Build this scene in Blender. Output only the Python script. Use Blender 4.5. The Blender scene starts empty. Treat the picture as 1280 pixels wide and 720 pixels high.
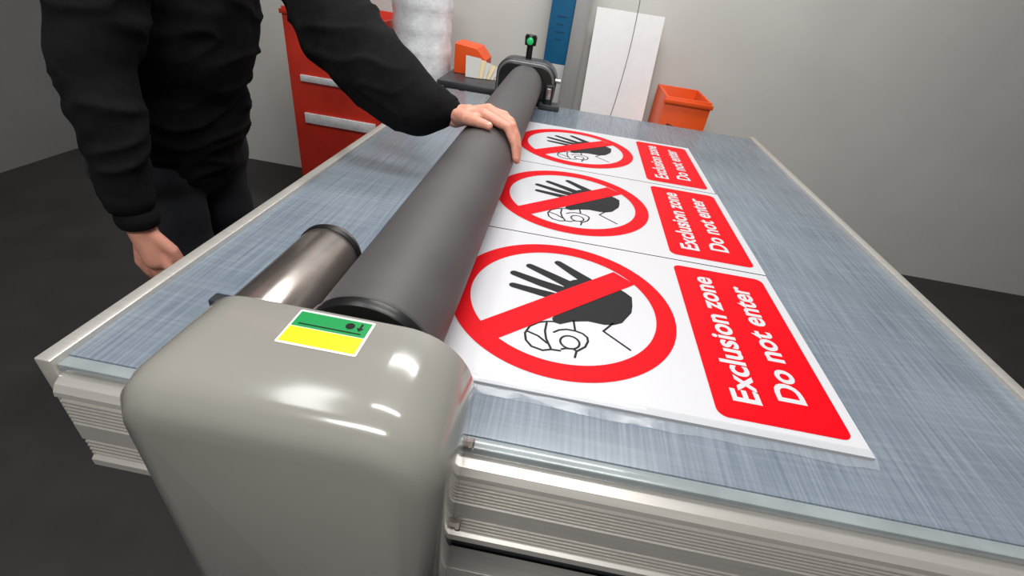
import bpy, bmesh, math, random
from mathutils import Vector, Matrix, noise
random.seed(4)
scn=bpy.context.scene
scn.view_settings.view_transform='Standard'
scn.view_settings.look='None'
COL=scn.collection
def lin(r,g,b):
    f=lambda c:(c/255/12.92 if c/255<=.04045 else ((c/255+.055)/1.055)**2.4)
    return (f(r),f(g),f(b),1)
def mat(name,rgb,rough=.5,metal=0,noise_amt=0,nscale=20,stretch=(1,1,1),bump=0,bscale=200,coat=0,trans=0,emit=0,sss=0,spec=.5,rough_var=0,alpha=1):
    m=bpy.data.materials.new(name); m.use_nodes=True; nt=m.node_tree; N=nt.nodes; L=nt.links
    p=N['Principled BSDF']; c=lin(*rgb)
    p.inputs['Base Color'].default_value=c; p.inputs['Roughness'].default_value=rough; p.inputs['Metallic'].default_value=metal
    p.inputs['Coat Weight'].default_value=coat; p.inputs['Coat Roughness'].default_value=.12; p.inputs['Alpha'].default_value=alpha
    p.inputs['Transmission Weight'].default_value=trans; p.inputs['Specular IOR Level'].default_value=spec
    if sss: p.inputs['Subsurface Weight'].default_value=sss; p.inputs['Subsurface Radius'].default_value=(.012,.005,.003); p.inputs['Subsurface Scale'].default_value=1
    if emit: p.inputs['Emission Color'].default_value=c; p.inputs['Emission Strength'].default_value=emit
    tc=N.new('ShaderNodeTexCoord'); mp=N.new('ShaderNodeMapping'); mp.inputs['Scale'].default_value=stretch; L.new(tc.outputs['Object'],mp.inputs['Vector'])
    n=N.new('ShaderNodeTexNoise'); n.inputs['Scale'].default_value=nscale; n.inputs['Detail'].default_value=6; L.new(mp.outputs[0],n.inputs['Vector'])
    if noise_amt:
        r=N.new('ShaderNodeValToRGB'); r.color_ramp.elements[0].position=.3; r.color_ramp.elements[1].position=.7
        r.color_ramp.elements[0].color=tuple(x*(1-noise_amt) for x in c[:3])+(1,)
        r.color_ramp.elements[1].color=tuple(min(1,x*(1+noise_amt)) for x in c[:3])+(1,)
        L.new(n.outputs['Fac'],r.inputs[0]); L.new(r.outputs[0],p.inputs['Base Color'])
    if rough_var:
        mr=N.new('ShaderNodeMapRange'); mr.inputs['To Min'].default_value=max(0,rough-rough_var); mr.inputs['To Max'].default_value=rough+rough_var
        L.new(n.outputs['Fac'],mr.inputs['Value']); L.new(mr.outputs[0],p.inputs['Roughness'])
    if bump:
        n2=N.new('ShaderNodeTexNoise'); n2.inputs['Scale'].default_value=bscale; n2.inputs['Detail'].default_value=4; L.new(mp.outputs[0],n2.inputs['Vector'])
        b=N.new('ShaderNodeBump'); b.inputs['Strength'].default_value=bump; b.inputs['Distance'].default_value=.002
        L.new(n2.outputs['Fac'],b.inputs['Height']); L.new(b.outputs[0],p.inputs['Normal'])
    return m
M={}
M['rubber']=mat('roller_rubber',(76,74,74),.55,noise_amt=.12,nscale=9,bump=.05,bscale=400,rough_var=.1)
M['housing']=mat('grey_moulded_plastic',(138,136,129),.16,coat=.6,noise_amt=.04,nscale=4)
M['black']=mat('black_plastic',(18,18,19),.35)
M['dark']=mat('dark_grey_metal',(52,54,57),.4,noise_amt=.1)
M['alu']=mat('anodised_aluminium',(212,208,201),.3,metal=.55,noise_amt=.06,nscale=8,stretch=(1,20,20),bump=.03)
M['steel']=mat('brushed_steel',(178,168,162),.25,metal=.9,noise_amt=.08,nscale=30)
M['white']=mat('white_print_vinyl',(200,200,203),.35,coat=.15,noise_amt=.02,nscale=3,spec=.35)
M['red']=mat('red_ink',(212,0,18),.5,spec=.12)
M['ink']=mat('black_ink',(30,30,32),.5,spec=.15)
M['edge']=mat('dark_board_edge',(40,42,45),.6)
M['hood']=mat('black_cotton_jersey',(13,12,14),.92,noise_amt=.35,nscale=60,bump=.3,bscale=500,spec=.2)
M['rib']=mat('ribbed_cuff_fabric',(15,14,16),.95,bump=.4,bscale=300,spec=.2)
M['denim']=mat('dark_trouser_cloth',(24,26,32),.9,noise_amt=.2,nscale=80)
M['skin']=mat('skin',(214,152,130),.48,noise_amt=.07,nscale=45,bump=.25,bscale=260,sss=.12)
M['nail']=mat('finger_nail',(226,176,160),.25,sss=.1)
M['hair']=mat('brown_hair',(46,32,22),.7,noise_amt=.4,nscale=90,bump=.6,bscale=150)
M['eye']=mat('eye_white',(230,228,225),.2); M['iris']=mat('eye_iris',(50,60,70),.2); M['lip']=mat('lips',(176,100,92),.5)
M['orange']=mat('orange_plastic',(232,84,22),.45,noise_amt=.06,nscale=5)
M['redp']=mat('red_plastic',(214,52,34),.35,noise_amt=.15,nscale=6,coat=.3)
M['blue']=mat('blue_painted_steel',(28,104,148),.4,noise_amt=.08,nscale=6)
M['bluemark']=mat('blue_marker_ink',(18,66,104),.5)
M['wall']=mat('painted_wall',(204,203,198),.8,noise_amt=.04,nscale=3)
M['wall2']=mat('grey_wall_panel',(120,120,118),.6,noise_amt=.05,nscale=3)
M['post']=mat('grey_steel_post',(172,174,172),.45,metal=.3,noise_amt=.05,nscale=3)
M['board']=mat('white_foam_board',(236,236,236),.5,noise_amt=.02)
M['paper']=mat('paper',(240,222,180),.7)
M['yellow']=mat('yellow_print',(236,202,30),.35); M['green']=mat('green_print',(22,140,72),.35); M['wlabel']=mat('label_white',(220,220,215),.4)
M['led']=mat('green_led_lens',(30,160,90),.3,emit=.6)
M['film']=mat('bubble_film',(232,234,236),.3,noise_amt=.12,nscale=25,bump=.8,bscale=70,coat=.4)
M['clear']=mat('clear_laminate_film',(200,206,212),.08,bump=.5,bscale=40,coat=.8,alpha=.26)
M['floor']=mat('floor_concrete',(50,48,48),.6,noise_amt=.2,nscale=5)
M['ceil']=mat('ceiling_tiles',(200,200,198),.9)
M['rim']=mat('light_grey_trim',(120,122,122),.35,metal=.5)
M['gap']=mat('clear_edge_strip',(140,148,150),.22,coat=.4,noise_amt=.12,nscale=20)

def bedmat():
    m=bpy.data.materials.new('cutting_mat'); m.use_nodes=True; nt=m.node_tree; N=nt.nodes; L=nt.links; p=N['Principled BSDF']
    tc=N.new('ShaderNodeTexCoord')
    outs=[]
    for sc,det,scale in (((70,2.0,1),5,3),((1.2,50,1),5,3),((1,1,1),4,3)):
        mp=N.new('ShaderNodeMapping'); mp.inputs['Scale'].default_value=sc; L.new(tc.outputs['Object'],mp.inputs[0])
        n=N.new('ShaderNodeTexNoise'); n.inputs['Scale'].default_value=scale; n.inputs['Detail'].default_value=det; L.new(mp.outputs[0],n.inputs[0]); outs.append(n.outputs['Fac'])
    r=[]
    for o,a,b,w in ((outs[0],.35,.75,1.2),(outs[1],.45,.85,.6),(outs[2],.2,.8,1.0)):
        mr=N.new('ShaderNodeMapRange'); mr.inputs['From Min'].default_value=a; mr.inputs['From Max'].default_value=b; mr.inputs['To Max'].default_value=w; L.new(o,mr.inputs[0]); r.append(mr.outputs[0])
    a=N.new('ShaderNodeMath'); a.operation='ADD'; L.new(r[0],a.inputs[0]); L.new(r[1],a.inputs[1])
    b=N.new('ShaderNodeMath'); b.operation='ADD'; L.new(a.outputs[0],b.inputs[0]); L.new(r[2],b.inputs[1])
    c=N.new('ShaderNodeMath'); c.operation='MULTIPLY'; c.inputs[1].default_value=.36; L.new(b.outputs[0],c.inputs[0])
    cr=N.new('ShaderNodeValToRGB'); cr.color_ramp.elements[0].color=lin(100,111,122); cr.color_ramp.elements[1].color=lin(148,159,169)
    cr.color_ramp.elements[0].position=.1; cr.color_ramp.elements[1].position=.9
    L.new(c.outputs[0],cr.inputs[0]); L.new(cr.outputs[0],p.inputs['Base Color'])
    p.inputs['Roughness'].default_value=.24
    return m
M['bed']=bedmat()

def link(o,parent=None):
    COL.objects.link(o)
    if parent: o.parent=parent
    return o
def empty(name,loc=(0,0,0)):
    e=bpy.data.objects.new(name,None); e.location=loc; e.empty_display_size=.05; COL.objects.link(e); return e
def obj(name,bm,mats,parent=None,smooth=True,angle=35):
    me=bpy.data.meshes.new(name); bm.normal_update(); bm.to_mesh(me); bm.free()
    for k in (mats if isinstance(mats,(list,tuple)) else [mats]): me.materials.append(M[k])
    o=bpy.data.objects.new(name,me); link(o,parent)
    if smooth:
        for p in me.polygons: p.use_smooth=True
        me.set_sharp_from_angle(angle=math.radians(angle))
    return o
def box(name,lo,hi,m,parent=None,bev=.002,seg=2):
    bm=bmesh.new(); bmesh.ops.create_cube(bm,size=1)
    for v in bm.verts: v.co=Vector([(lo[i]+hi[i])/2+v.co[i]*(hi[i]-lo[i]) for i in range(3)])
    if bev: bmesh.ops.bevel(bm,geom=bm.edges[:],offset=bev,segments=seg,affect='EDGES',profile=.5)
    return obj(name,bm,m,parent)
def lathe(name,prof,axis_o,axis_d,m,parent=None,n=64,angle=35):
    d=Vector(axis_d).normalized(); a=d.orthogonal().normalized(); b=d.cross(a); o=Vector(axis_o)
    bm=bmesh.new(); rings=[]
    for s,r in prof:
        if r<1e-6: rings.append([bm.verts.new(o+d*s)])
        else: rings.append([bm.verts.new(o+d*s+(a*math.cos(2*math.pi*i/n)+b*math.sin(2*math.pi*i/n))*r) for i in range(n)])
    for A,B in zip(rings,rings[1:]):
        if len(A)==1 and len(B)==1: continue
        for i in range(n):
            j=(i+1)%n
            if len(A)==1: bm.faces.new((A[0],B[j],B[i]))
            elif len(B)==1: bm.faces.new((A[i],A[j],B[0]))
            else: bm.faces.new((A[i],A[j],B[j],B[i]))
    bmesh.ops.recalc_face_normals(bm,faces=bm.faces[:])
    return obj(name,bm,m,parent,angle=angle)
def prism(name,poly,axis,a,b,m,parent=None,bev_a=0,bev_b=0,seg=5,smooth=True,angle=35):
    def P(p,t):
        if axis==0: return Vector((t,p[0],p[1]))
        if axis==1: return Vector((p[0],t,p[1]))
        return Vector((p[0],p[1],t))
    bm=bmesh.new(); A=[bm.verts.new(P(p,a)) for p in poly]; B=[bm.verts.new(P(p,b)) for p in poly]; n=len(poly)
    fa=bm.faces.new(A); fb=bm.faces.new(B)
    for i in range(n): bm.faces.new((A[i],A[(i+1)%n],B[(i+1)%n],B[i]))
    bmesh.ops.recalc_face_normals(bm,faces=bm.faces[:])
    ea=list(fa.edges)
    if bev_a: bmesh.ops.bevel(bm,geom=ea,offset=bev_a,segments=seg,affect='EDGES',profile=.5)
    if bev_b:
        eb=[e for e in bm.edges if all(abs(v.co[axis]-b)<1e-6 for v in e.verts)]
        bmesh.ops.bevel(bm,geom=eb,offset=bev_b,segments=seg,affect='EDGES',profile=.5)
    return obj(name,bm,m,parent,smooth,angle)
def arc(cx,cy,r,a0,a1,n=10):
    return [(cx+r*math.cos(math.radians(a0+(a1-a0)*i/n)),cy+r*math.sin(math.radians(a0+(a1-a0)*i/n))) for i in range(n+1)]
def rrect(x0,y0,x1,y1,r,n=6):
    return arc(x1-r,y1-r,r,0,90,n)+arc(x0+r,y1-r,r,90,180,n)+arc(x0+r,y0+r,r,180,270,n)+arc(x1-r,y0+r,r,270,360,n)

# ---------- camera ----------
cd=bpy.data.cameras.new('camera'); cam=bpy.data.objects.new('camera',cd); COL.objects.link(cam); scn.camera=cam
F=Vector((-0.04303237,0.82788669,-0.55924221)); R=Vector((0.98228211,0.13725512,0.12760439)); U=Vector((-0.18240083,0.5438425,0.8191247))
mw=Matrix.Identity(4)
for i in range(3): mw[i][0]=R[i]; mw[i][1]=U[i]; mw[i][2]=-F[i]
mw[2][3]=.4207
cam.matrix_world=mw
cd.sensor_width=36; cd.sensor_fit='HORIZONTAL'; cd.lens=579.29*36/1280; cd.clip_start=.01

# ---------- room ----------
ZF=-.85
box('floor',(-3,-2,ZF-.1),(3.6,2.95,ZF),'floor',bev=0)
box('ceiling',(-3,-2,2.0),(3.6,2.95,2.1),'ceil',bev=0)
box('wall_back',(-3,2.85,ZF),(3.6,2.95,2.0),'wall',bev=0)
box('wall_left',(-3.1,-2,ZF),(-3,2.95,2.0),'wall2',bev=0)
box('wall_right',(3.6,-2,ZF),(3.7,2.95,2.0),'wall2',bev=0)
box('wall_front',(-3,-2.1,ZF),(3.6,-2.0,2.0),'wall',bev=0)

# ---------- table ----------
T=empty('flatbed_applicator_table')
X0,X1=-.51,.74
box('bed_mat',(X0,.33,-.016),(X1,1.98,-.005),'bed',T,bev=.001)
box('clear_edge_strip',(X0,.314,-.018),(X1,.3295,-.0055),'gap',T,bev=.002)
box('bed_panel',(X0+.01,.33,-.06),(X1-.01,1.97,-.0165),'dark',T)
prof=[(.40,-.019),(.326,-.019)]
prof+=[(.312,-.021),(.303,-.026),(.298,-.034),(.297,-.040),(.300,-.045),(.304,-.047)]
z=-.049
for i in range(6):
    prof+=[(.305,z),(.299,z-.001),(.299,z-.0040),(.305,z-.0050)]; z-=.0064
prof+=[(.301,z),(.299,z-.002),(.299,z-.030),(.301,z-.032),(.305,z-.033)]; z-=.035
for i in range(4):
    prof+=[(.306,z),(.300,z-.001),(.300,z-.0046),(.306,z-.0056)]; z-=.0072
prof+=[(.300,z),(.296,z-.003),(.296,z-.014),(.301,z-.018),(.40,z-.018)]
zb=z-.018
prism('side_extrusion',prof,0,X0,X1,'alu',T,smooth=False)
prism('far_extrusion',[(1.9,-.019),(1.985,-.019),(1.995,-.03),(1.995,zb),(1.9,zb)],0,X0,X1,'alu',T)
box('end_extrusion',(X0-.02,.31,-.12),(X0,1.99,.002),'alu',T)
box('end_extrusion_far',(X1,.31,-.12),(X1+.02,1.99,.002),'alu',T)
for i,x in enumerate((-.40,.64)):
    for j,y in enumerate((.42,1.85)):
        box('leg_%d_%d'%(i,j),(x-.04,y-.04,ZF+.02),(x+.04,y+.04,-.06),'alu',T)
        box('foot_%d_%d'%(i,j),(x-.05,y-.05,ZF),(x+.05,y+.05,ZF+.02),'black',T)
box('lower_rail',(-.38,.40,-.55),(.62,.44,-.47),'alu',T)
box('lower_shelf',(-.38,.44,-.56),(.62,1.82,-.54),'dark',T)

# ---------- signs ----------
def sign(name,xc,yc):
    bm=bmesh.new()
    W2=.2085; xl,xr=-.209,.3875
    def face(pts,z,mi,):
        vs=[bm.verts.new((x,y,z)) for x,y in pts]; f=bm.faces.new(vs); f.material_index=mi
        f.normal_update()
        if f.normal.z<0: f.normal_flip()
        return f
    f=[(xl,-W2),(xr,-W2),(xr,W2),(xl,W2)]
    top=[bm.verts.new((x,y,0)) for x,y in f]; bot=[bm.verts.new((x,y,-.0045)) for x,y in f]
    bm.faces.new(top).material_index=0; bm.faces.new(bot[::-1]).material_index=3
    for i in range(4): bm.faces.new((bot[i],bot[(i+1)%4],top[(i+1)%4],top[i])).material_index=3
    def ring(cx,cy,ro,ri,z,mi,n=128):
        vo=[];vi=[]
        for k in range(n):
            t=2*math.pi*k/n; vo.append(bm.verts.new((cx+ro*math.cos(t),cy+ro*math.sin(t),z))); vi.append(bm.verts.new((cx+ri*math.cos(t),cy+ri*math.sin(t),z)))
        for k in range(n):
            j=(k+1)%n; fc=bm.faces.new((vi[k],vo[k],vo[j],vi[j])); fc.material_index=mi
    def stroke(pts,w,z,mi,w1=None):
        w1=w1 or w; n=len(pts)
        for k,(p,q) in enumerate(zip(pts,pts[1:])):
            a=Vector(p);b=Vector(q); d=(b-a).normalized()
            wa=w+(w1-w)*k/(n-1); wb=w+(w1-w)*(k+1)/(n-1)
            ang=math.degrees(math.atan2(d.y,d.x))
            poly=arc(a.x,a.y,wa/2,ang+90,ang+270,8)+arc(b.x,b.y,wb/2,ang-90,ang+90,8)
            face(poly,z+k*.00001,mi)
    s=.001
    ring(0,0,.1795,.1485,.0006,1)
    face([(-.119,-.093),(.086,.117),(.122,.087),(-.089,-.124)],.0009,1)
    palm=[(0,52),(14,66),(40,79),(58,78),(84,72),(104,56),(114,45),(113,20),(110,0),(93,-32),(80,-41),(65,-45),(40,-44),(16,-52),(-2,-64),(-11,-62),(-15,-54),(-12,-45),(0,-31),(14,-20),(16,-12),(6,-6),(-6,-2),(-4,14)]
    face([(x*s,y*s) for x,y in palm],.0003,2)
    for pts,w0,w1 in (([(-14,114),(12,92),(44,66)],15,24),([(-63,86),(-20,64),(20,42)],15,24),([(-87,54),(-40,38),(12,24)],15,23),([(-84,17),(-40,10),(4,4)],14,21)):
        stroke([(x*s,y*s) for x,y in pts],w0*s,.00032,2,w1*s)
    lw=.0034
    for pts in ([(78,-38),(63,-61),(101,-93)],[(-10,-85),(-3,-78),(8,-73),(21,-73),(32,-76),(39,-83),(40,-92),(36,-105),(25,-117)],
                [(18,-49),(21,-73)],[(3,-119),(8,-116),(19,-114),(24,-117),(22,-131)],
                [(-12,-60),(-22,-63),(-34,-69),(-46,-82),(-51,-99),(-48,-114),(-39,-125),(-23,-129),(-12,-124),(1,-123)],[(-22,-66),(-23,-86),(-20,-103),(-12,-122)],[(-48,-94),(-32,-100),(-18,-112)]):
        stroke([(x*s,y*s) for x,y in pts],lw,.0003,2)
    ring(.014,-.101,.0155,.0122,.0003,2,n=40)
    face(rrect(.204,-.188,.372,.188,.014),.0004,1)
    for txt,bx,size in (('Exclusion zone',.268,.0525),('Do not enter',.332,.0525)):
        cu=bpy.data.curves.new('t','FONT'); cu.body=txt; cu.size=size; cu.offset=.0014; cu.align_x='CENTER'; cu.resolution_u=4
        o=bpy.data.objects.new('t',cu); COL.objects.link(o)
        bpy.context.view_layer.update()
        me=bpy.data.meshes.new_from_object(o.evaluated_get(bpy.context.evaluated_depsgraph_get()))
        me.transform(Matrix.Translation((bx,0,.0008))@Matrix.Rotation(math.radians(90),4,'Z'))
        n0=len(bm.faces); bm.from_mesh(me); bm.faces.ensure_lookup_table()
        for fc in bm.faces[n0:]: fc.material_index=0
        bpy.data.objects.remove(o); bpy.data.curves.remove(cu); bpy.data.meshes.remove(me)
    for fc in bm.faces:
        fc.normal_update()
        if abs(fc.normal.z)>.5 and fc.calc_center_median().z>-.001 and fc.normal.z<0: fc.normal_flip()
    o=obj(name,bm,['white','red','ink','edge'],None,smooth=False); o.location=(xc,yc,0); return o
for i in range(3):
    sign('printed_warning_sign',.0524+(0,.002,-.001)[i],.405+.42*(i+.5))
bm=bmesh.new(); rows=[]
for i in range(61):
    x=-.09+.53*i/60
    e=.391+.005*noise.noise(Vector((x*14,3,0)))-.002*math.sin(x*9)
    rows.append([bm.verts.new((x,y,zz)) for y,zz in ((.418,.0012),(.407,.0013+.0012*abs(noise.noise(Vector((x*40,1,0))))),(.400,-.0005+.0012*noise.noise(Vector((x*30,5,0)))),(e,-.0038+.002*abs(noise.noise(Vector((x*25,9,0))))))])
for a,b in zip(rows,rows[1:]):
    for k in range(3): bm.faces.new((a[k],a[k+1],b[k+1],b[k]))
obj('clear_laminate_film',bm,'clear',angle=80)

# ---------- roller ----------
SK=-.010
def ax(y): return -.1585+SK*(y-.45)
RL=empty('laminating_roller')
d=Vector((SK,1,0)).normalized(); o0=Vector((ax(.34),.34,.0705))
rr=.0695
lathe('rubber_sleeve',[(0.012,0),(.012,rr-.004),(.016,rr),(1.548,rr),(1.552,rr-.004),(1.552,0)],o0,d,'rubber',RL,n=128)
lathe('end_ring',[(-.004,.04),(-.004,rr+.001),(.0,rr+.003),(.008,rr+.003),(.0115,rr+.0005),(.0115,.04)],o0,d,'black',RL,n=96)
lathe('end_ring_far',[(1.553,.04),(1.553,rr),(1.565,rr),(1.565,.04)],o0,d,'black',RL,n=96)
lathe('axle',[(-.05,0),(-.05,.02),(1.62,.02),(1.62,0)],o0,d,'steel',RL)

# ---------- near carriage housing ----------
H=empty('roller_carriage_housing')
def hpoly(xl,xr,zt,zb,rl,rrad):
    return arc(xr-rrad,zt-rrad,rrad,0,90,14)+arc(xl+rl,zt-rl,rl,90,180,10)+[(xl,zb),(xr-.012,zb)]
ZT=.141
prism('cover',hpoly(-.31,-.037,ZT,-.42,.05,.070),1,.322,.195,'housing',H,bev_a=.004,bev_b=.034,seg=3,angle=60)
def flat(name,pts,z,m,parent):
    bm=bmesh.new(); f=bm.faces.new([bm.verts.new((x,y,z)) for x,y in pts]); f.normal_update()
    if f.normal.z<0: f.normal_flip()
    return obj(name,bm,m,parent,smooth=False)
zs=ZT+.0004
flat('sticker_backing',rrect(-.205,.270,-.134,.316,.002),zs,'wlabel',H)
flat('sticker_green',[(-.203,.2935),(-.1365,.2935),(-.1365,.3135),(-.203,.3135)],zs+.0002,'green',H)
flat('sticker_yellow',[(-.203,.2725),(-.1365,.2725),(-.1365,.2925),(-.203,.2925)],zs+.0002,'yellow',H)
flat('sticker_line',[(-.198,.2965),(-.141,.2965),(-.141,.298),(-.198,.298)],zs+.0004,'ink',H)
flat('sticker_dot',arc(-.154,.3055,.0042,0,340,20),zs+.0004,'ink',H)
flat('sticker_arrow',[(-.1455,.311),(-.1435,.311),(-.1435,.305),(-.141,.305),(-.1445,.300),(-.148,.305),(-.1455,.305)],zs+.0004,'ink',H)
for i,(y,z) in enumerate(((.307,.010),(.272,-.085))):
    lathe('bolt_%d'%i,[(0,0),(0,.0045),(.006,.0045),(.006,.0065),(.010,.0065),(.0115,.005),(.0115,0)],(-.041,y,z),(1,0,0),'steel',H,n=6)
box('guide_bracket',(-.29,.300,-.26),(-.075,.3225,.06),'dark',H)
lathe('steel_tensioner_drum',[(0,0),(0,.036),(.004,.040),(.170,.040),(.176,.037),(.18,.03),(.18,0)],(-.270,.335,.085),(0,1,0),'steel',H)
lathe('drum_collar',[(.158,.0402),(.158,.0415),(.166,.0415),(.166,.0402)],(-.270,.335,.085),(0,1,0),'black',H)
box('drum_mount',(-.305,.322,.04),(-.235,.336,.125),'dark',H)

# ---------- far carriage housing ----------
G=empty('roller_carriage_housing')
xc=ax(1.95)+.008
prism('cover',hpoly(xc-.128,xc+.112,.150,-.10,.06,.07),1,1.955,2.06,'dark',G,bev_a=.012,bev_b=.02,angle=60)
prism('trim_rim',hpoly(xc-.120,xc+.103,.144,-.004,.055,.064),1,1.935,1.953,'rim',G,bev_a=.003)
prism('inner_plate',hpoly(xc-.113,xc+.096,.138,-.002,.05,.058),1,1.925,1.936,'black',G,bev_a=.003)
box('clamp_block',(xc+.074,1.89,.0),(xc+.108,1.925,.085),'black',G,bev=.006)
box('clamp_plate',(xc+.081,1.884,.035),(xc+.101,1.89,.075),'steel',G)
box('base_foot',(xc+.06,1.885,-.004),(xc+.140,1.95,.016),'dark',G,bev=.004)
lathe('lever_pin',[(0,0),(0,.008),(.02,.008),(.022,0)],(xc+.108,1.92,.1),(1,0,0),'steel',G,n=20)
lathe('switch_stalk',[(0,.012),(.05,.012),(.052,.022),(.08,.024),(.088,.02),(.088,0)],(xc-.013,2.0,.145),(0,0,1),'black',G,n=24)
lathe('indicator_lens',[(0,.0125),(.004,.0125),(.007,.009),(.008,0)],(xc-.013,1.976,.213),(0,-1,0),'led',G,n=24)

# ---------- background objects ----------
bm=bmesh.new(); bmesh.ops.create_cube(bm,size=1)
for v in bm.verts:
    v.co=Vector((.237+v.co.x*.345, 2.62+v.co.y*.012, -.255+v.co.z*1.17))
    v.co.y+=(v.co.z+.85)*.16-.02
    v.co.x+=(.33-v.co.z)*.03
obj('white_foam_board',bm,'board',smooth=False)
S=empty('blue_steel_post'); box('post_foot',(-.165,2.74,ZF),(-.0455,2.80,.045),'post',S); box('post',(-.165,2.74,.0455),(-.0455,2.80,1.9),'blue',S); box('post_flange',(-.045,2.72,ZF),(.03,2.80,1.9),'post',S)
for i in range(4):
    box('mark_%d'%i,(-.125,2.738,.16+i*.035),(-.09+.012*(i%2),2.7395,.164+i*.035),'bluemark',S,bev=0)
C=empty('wall_cable')
cu=bpy.data.curves.new('cable','CURVE'); cu.dimensions='3D'; cu.bevel_depth=.002; sp=cu.splines.new('BEZIER')
pts=[(.22,2.82,1.6),(.22,2.62,.7),(.25,2.57,.32),(.24,2.50,.0),(.205,2.46,-.3)]
sp.bezier_points.add(len(pts)-1)
for b,p in zip(sp.bezier_points,pts): b.co=p; b.handle_left_type=b.handle_right_type='AUTO'
cu.materials.append(M['rim']); link(bpy.data.objects.new('cable',cu),C)
def bin_(name,lo,hi,m,t=.012):
    P=empty(name)
    box('base',lo,(hi[0],hi[1],lo[2]+t),m,P)
    box('side_a',(lo[0],lo[1],lo[2]+t),(hi[0],lo[1]+t,hi[2]),m,P); box('side_b',(lo[0],hi[1]-t,lo[2]+t),(hi[0],hi[1],hi[2]),m,P)
    box('side_c',(lo[0],lo[1]+t,lo[2]+t),(lo[0]+t,hi[1]-t,hi[2]),m,P); box('side_d',(hi[0]-t,lo[1]+t,lo[2]+t),(hi[0],hi[1]-t,hi[2]),m,P)
    box('rim',(lo[0]-.008,lo[1]-.008,hi[2]-.03),(hi[0]+.008,lo[1],hi[2]-.01),m,P)
    return P
B_=bin_('orange_storage_bin',(.462,2.42,ZF),(.68,2.75,.03),'orange')
lathe('handle',[(0,.0),(0,.012),(.05,.012),(.06,.02),(.07,.02),(.07,0)],(.505,2.41,-.10),(0,-1,.0),'black',B_,n=20)
K=bin_('red_storage_crate',(-1.36,2.3,ZF),(-.885,2.78,.16),'redp')
box('slat_1',(-1.30,2.288,-.35),(-.93,2.299,-.30),'film',K); box('slat_2',(-1.30,2.288,-.15),(-.93,2.299,-.12),'film',K)
Q=empty('tool_cart')
box('top',(-.57,2.10,-.03),(-.30,2.55,.0),'dark',Q,bev=.006)
for x in (-.56,-.34):
    for y in (2.13,2.50): box('post_%.2f_%.2f'%(x,y),(x,y,ZF),(x+.025,y+.025,-.03),'dark',Q)
box('shelf',(-.56,2.12,-.5),(-.32,2.53,-.48),'dark',Q)
O=empty('orange_cardboard_box')
prism('box',[(-.545,.001),(-.40,.001),(-.40,.07),(-.44,.115),(-.545,.125)],1,2.30,2.46,'orange',O,bev_a=.003)
O2=empty('paper_stack')
for i in range(6):
    bm=bmesh.new(); x0=-.475+.016*i; y0=2.24+.006*i; t=.05+.07*i
    A=[Vector((x0,y0,.003)),Vector((x0+.06,y0,.003)),Vector((x0+.06+t*.1,y0+.01,.085-.008*i)),Vector((x0+t*.1-.01,y0+.01,.09-.006*i))]
    bm.faces.new([bm.verts.new(q) for q in A]); obj('sheet_%d'%i,bm,'paper' if i%2 else 'wlabel',O2,smooth=False)
prf=[(0,.045),(0,.135)]+[(.0+z*.03,.137+.003*math.sin(z*2.1)+.002*math.sin(z*.7)) for z in range(1,40)]+[(1.2,.135),(1.2,.045),(0,.045)]
lathe('bubble_wrap_roll',prf,(-.727,2.40,ZF+.001),(0,0,1),'film',n=64)

# ---------- organic surfaces ----------
bt=bmesh.new(); bmesh.ops.create_icosphere(bt,subdivisions=3,radius=1)
ICO_V=[v.co.copy() for v in bt.verts]; ICO_F=[[v.index for v in f.verts] for f in bt.faces]; bt.free()
def blob(name,caps,ells,voxel,m,parent,smooth_it=6,disp=None):
    VV=[];FF=[]
    for p0,r0,p1,r1 in caps:
        b2=bmesh.new()
        for c,r in ((Vector(p0),r0),(Vector(p1),r1)):
            for q in ICO_V: b2.verts.new(c+q*r)
        b2.verts.ensure_lookup_table()
        bmesh.ops.convex_hull(b2,input=b2.verts[:],use_existing_faces=False)
        b2.verts.index_update(); base=len(VV)
        VV+= [v.co.copy() for v in b2.verts]; FF+=[[base+v.index for v in f.verts] for f in b2.faces]
        b2.free()
    for e in ells:
        base=len(VV)
        for v in ICO_V:
            q=Vector((v.x*e[1][0],v.y*e[1][1],v.z*e[1][2]))
            if len(e)>2: q=e[2]@q
            VV.append(Vector(e[0])+q)
        FF+=[[base+i for i in f] for f in ICO_F]
    me=bpy.data.meshes.new('tmp'); me.from_pydata([tuple(v) for v in VV],[],FF)
    bb=bmesh.new(); bb.from_mesh(me); bmesh.ops.delete(bb,geom=[v for v in bb.verts if not v.link_faces],context='VERTS'); bb.to_mesh(me); bb.free()
    o=bpy.data.objects.new('tmp',me); COL.objects.link(o)
    r=o.modifiers.new('r','REMESH'); r.mode='VOXEL'; r.voxel_size=voxel
    s=o.modifiers.new('s','SMOOTH'); s.iterations=smooth_it; s.factor=.5
    bpy.context.view_layer.update()
    me2=bpy.data.meshes.new_from_object(o.evaluated_get(bpy.context.evaluated_depsgraph_get()))
    bpy.data.objects.remove(o)
    if disp:
        ns=[v.normal.copy() for v in me2.vertices]
        for v,nn in zip(me2.vertices,ns): v.co+=nn*disp(v.co)
    me2.materials.clear(); me2.materials.append(M[m])
    for p in me2.polygons: p.use_smooth=True; p.material_index=0
    me2.name=name; q=bpy.data.objects.new(name,me2); link(q,parent); return q
def chain(pts):
    return [(a[0],a[1],b[0],b[1]) for a,b in zip(pts,pts[1:])]

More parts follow.
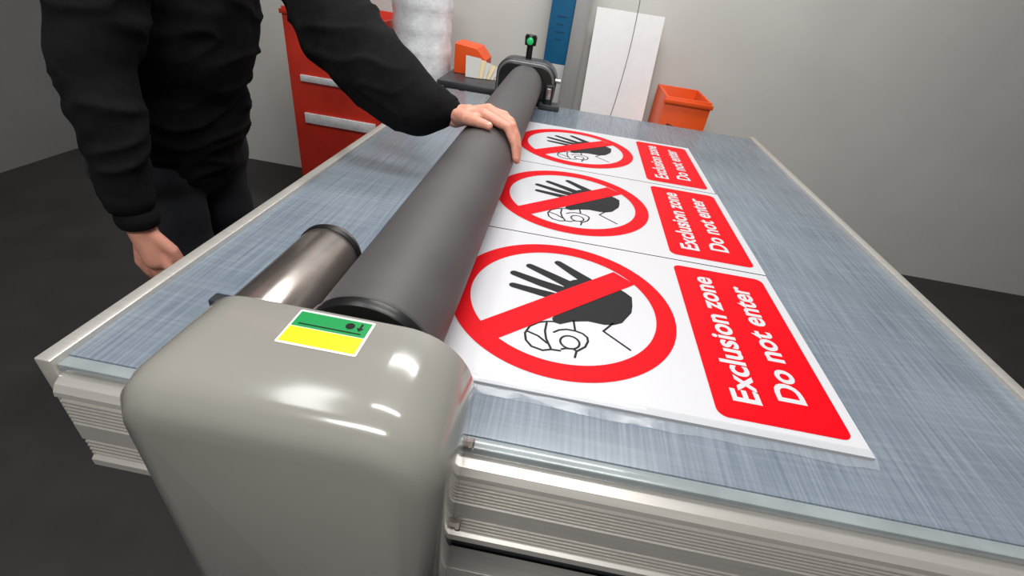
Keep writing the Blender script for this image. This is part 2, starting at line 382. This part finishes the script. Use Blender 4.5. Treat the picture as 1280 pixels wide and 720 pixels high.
PR=empty('machine_operator')
AX=ax(1.04)
def on(phi,dist,y): return (AX+dist*math.sin(math.radians(phi)),y,.0705+dist*math.cos(math.radians(phi)))
DX=AX+.1706
W=Vector((-.246+DX,1.055,.138))
caps=[]
fin=[
 [((-.176+DX,1.022,.161),.0115),(on(33,.090,1.010),.0098),(on(58,.0825,1.000),.0088),(on(77,.0790,.992),.0074)],
 [((-.171+DX,1.044,.165),.0120),(on(37,.093,1.033),.0101),(on(65,.083,1.022),.0090),(on(86,.0790,1.013),.0075)],
 [((-.175+DX,1.067,.163),.0115),(on(33,.091,1.058),.0096),(on(59,.0825,1.047),.0086),(on(79,.0790,1.037),.0072)],
 [((-.184+DX,1.088,.157),.0105),(on(22,.088,1.084),.0085),(on(42,.0805,1.075),.0076),(on(58,.0780,1.066),.0065)]]
for k,f in enumerate(fin):
    caps+=chain(f)
    root=(W.x+.014,W.y-.014+.0085*k,W.z+.005)
    caps.append((root,.0150,f[0][0],f[0][1]+.0005))
caps.append((tuple(W),.0245,(-.215+DX,1.050,.148),.0215))
caps.append(((-.215+DX,1.035,.149),.018,(-.185+DX,1.05,.153),.016))
caps+=chain([((-.236+DX,1.034,.145),.0165),((-.211+DX,1.006,.151),.0138),((-.180+DX,.988,.1515),.0108),((-.158+DX,.983,.149),.0088)])
caps+=[((-.211+DX,1.006,.151),.012,(-.178+DX,1.022,.155),.010)]
caps.append((tuple(W),.024,(-.30,1.062,.156),.029))
def skin_d(co): return .0006*noise.noise(co*90)+.0004*noise.noise(co*240)
blob('left_hand',caps,[],.0015,'skin',PR,smooth_it=3,disp=skin_d)
def nail(p,q,r,parent,up):
    p=Vector(p);q=Vector(q); dd=(q-p).normalized(); n=(Vector(up)-dd*Vector(up).dot(dd)).normalized(); s=dd.cross(n)
    bm=bmesh.new(); bmesh.ops.create_icosphere(bm,subdivisions=3,radius=1)
    for v in bm.verts: v.co=q-dd*r*.15+n*r*.62+dd*v.co.x*r*.85+s*v.co.y*r*.75+n*v.co.z*r*.36
    obj('nail',bm,'nail',parent)
for f in fin:
    a,b=Vector(f[2][0]),Vector(f[3][0]); nail(a,b,f[3][1],PR,(b.x-AX,0,b.z-.07))
nail((-.180+DX,.988,.1515),(-.158+DX,.983,.149),.0088,PR,(0.1,-.35,1))
RH=Vector((-.80,.74,-.10))
caps=[((RH.x,RH.y,RH.z),.026,(RH.x+.01,RH.y,RH.z-.07),.024),((RH.x+.0,RH.y,RH.z+.08),.027,(RH.x,RH.y,RH.z),.025)]
for k in range(4):
    x=RH.x-.03+.021*k; L=(.062,.078,.083,.072)[k]
    caps+=chain([((RH.x-.01+.006*k,RH.y,RH.z-.02),.013),((x,RH.y,RH.z-.085),.0105),((x+.003,RH.y+.008,RH.z-.085-L*.5),.0092),((x+.006,RH.y+.022,RH.z-.085-L*.95),.0075)])
caps+=chain([((RH.x+.015,RH.y,RH.z-.01),.015),((RH.x+.042,RH.y+.012,RH.z-.05),.012),((RH.x+.048,RH.y+.02,RH.z-.085),.009)])
blob('right_hand',caps,[],.003,'skin',PR,smooth_it=3)
def hood_d(co):
    f=noise.noise(Vector((co.x*16,co.y*9,co.z*16)))
    g=1-abs(noise.noise(Vector((co.x*11+5,co.y*7,co.z*22+3))))*2
    k=min(1,max(.25,( -co.x-.27)*6)) if co.x>-.5 else 1
    return k*(.008*f+.009*g*max(0,g))
caps=chain([((-.266,1.056,.148),.036),((-.285,1.055,.148),.047),((-.325,1.050,.148),.064),((-.38,1.068,.172),.077),((-.46,1.098,.215),.087),((-.53,1.135,.255),.094),((-.60,1.18,.345),.088),((-.70,1.25,.47),.090),((-.80,1.17,.47),.11)])
caps+=chain([((-.84,1.10,.44),.12),((-.80,.95,.45),.10),((-.80,.87,.44),.085),((-.83,.79,.20),.062),((-.80,.745,.03),.044),((-.80,.74,-.04),.036)])
ells=[((-.87,1.07,.30),(.14,.21,.26)),((-.94,1.07,.08),(.145,.20,.20)),((-.98,1.07,-.05),(.15,.195,.12)),((-.89,1.07,.53),(.11,.13,.08))]
caps.append(((-.87,1.07,.44),.14,(-.97,1.07,-.02),.15))
blob('hoodie',caps,ells,.006,'hood',PR,smooth_it=6,disp=hood_d)
def torus(name,c,dv,R_,r_,m):
    prf=[(r_*2.6*math.sin(t),R_+r_*math.cos(t)) for t in [2*math.pi*i/12 for i in range(13)]]
    return lathe(name,prf,c,dv,m,PR,n=40,angle=80)
torus('left_cuff',(-.264,1.0575,.147),(-.95,.12,.24),.031,.0065,'rib')
torus('right_cuff',(-.80,.74,-.075),(0,0,1),.031,.007,'rib')
caps=chain([((-.98,1.16,-.08),.105),((-.97,1.19,-.42),.075),((-1.0,1.20,-.76),.055)])+chain([((-.98,.98,-.08),.105),((-.92,.95,-.42),.075),((-.93,.93,-.76),.055)])
caps.append(((-.98,1.16,-.08),.12,(-.98,.98,-.08),.12))
blob('trousers',caps,[],.01,'denim',PR,smooth_it=4,disp=lambda c:.006*noise.noise(c*14))
for i,(x,y) in enumerate(((-1.0,1.20),(-.93,.93))):
    bmz=blob('shoe_%d'%i,[((x-.03,y,-.81),.038,(x+.17,y+.01,-.815),.033)],[((x+.0,y,-.78),(.045,.042,.05))],.006,'black',PR,smooth_it=3)
    for v in bmz.data.vertices:
        if v.co.z<ZF+.002: v.co.z=ZF+.001
hc=Vector((-.80,1.06,.74))
rotm=Matrix.Rotation(math.radians(28),3,'Y')
def hp(x,y,z): return tuple(hc+rotm@Vector((x,y,z)))
blob('head',[(hp(-.03,0,-.10),.055,tuple((-.86,1.07,.55)),.062),(hp(.085,0,.0),.009,hp(.108,0,-.035),.014),(hp(.07,-.02,-.068),.014,hp(.07,.02,-.068),.014)],
     [(hp(-.01,0,.03),(.098,.076,.10),rotm),(hp(.02,0,-.04),(.075,.062,.075),rotm),(hp(.052,0,-.095),(.03,.03,.022),rotm),(hp(-.01,.078,-.01),(.018,.008,.03),rotm),(hp(-.01,-.078,-.01),(.018,.008,.03),rotm)],.0035,'skin',PR,smooth_it=4)
blob('hair',[],[(hp(-.025,0,.05),(.103,.083,.095),rotm),(hp(-.05,0,.0),(.075,.08,.09),rotm)],.005,'hair',PR,smooth_it=2,disp=lambda c:.004*noise.noise(c*60))
for s_ in (-1,1):
    for nm,p,r,m in (('eye',hp(.078,.03*s_,.005),.013,'eye'),('iris',hp(.087,.03*s_,.005),.006,'iris')):
        bm=bmesh.new(); bmesh.ops.create_uvsphere(bm,u_segments=16,v_segments=10,radius=r); bmesh.ops.translate(bm,vec=p,verts=bm.verts); obj(nm,bm,m,PR)
blob('mouth',[(hp(.083,-.018,-.066),.005,hp(.083,.018,-.066),.005)],[],.002,'lip',PR,smooth_it=2)

# ---------- lights ----------
def area(name,loc,size,power,rot=(0,0,0),col=(1,1,1)):
    l=bpy.data.lights.new(name,'AREA'); l.shape='RECTANGLE'; l.size,l.size_y=size; l.energy=power; l.color=col
    o=bpy.data.objects.new(name,l); o.location=loc; o.rotation_euler=rot; COL.objects.link(o)
area('back_wall_fill',(.25,.75,1.95),(1.2,.25),20,col=(1,.99,.98))
area('back_wall_fill',(-.9,.4,1.95),(.3,1.4),13,col=(1,.99,.98))
area('back_wall_fill',(.1,2.05,1.95),(1.4,.3),33,col=(1,.99,.98))  # added fill that brightens the back wall, not a known fixture
area('back_wall_fill',(-.1,-1.0,1.95),(1.4,.3),50,rot=(math.radians(25),0,0),col=(1,.99,.98))
w=bpy.data.worlds.new('world'); scn.world=w; w.use_nodes=True
w.node_tree.nodes['Background'].inputs[0].default_value=(.9,.95,1,1); w.node_tree.nodes['Background'].inputs[1].default_value=.35
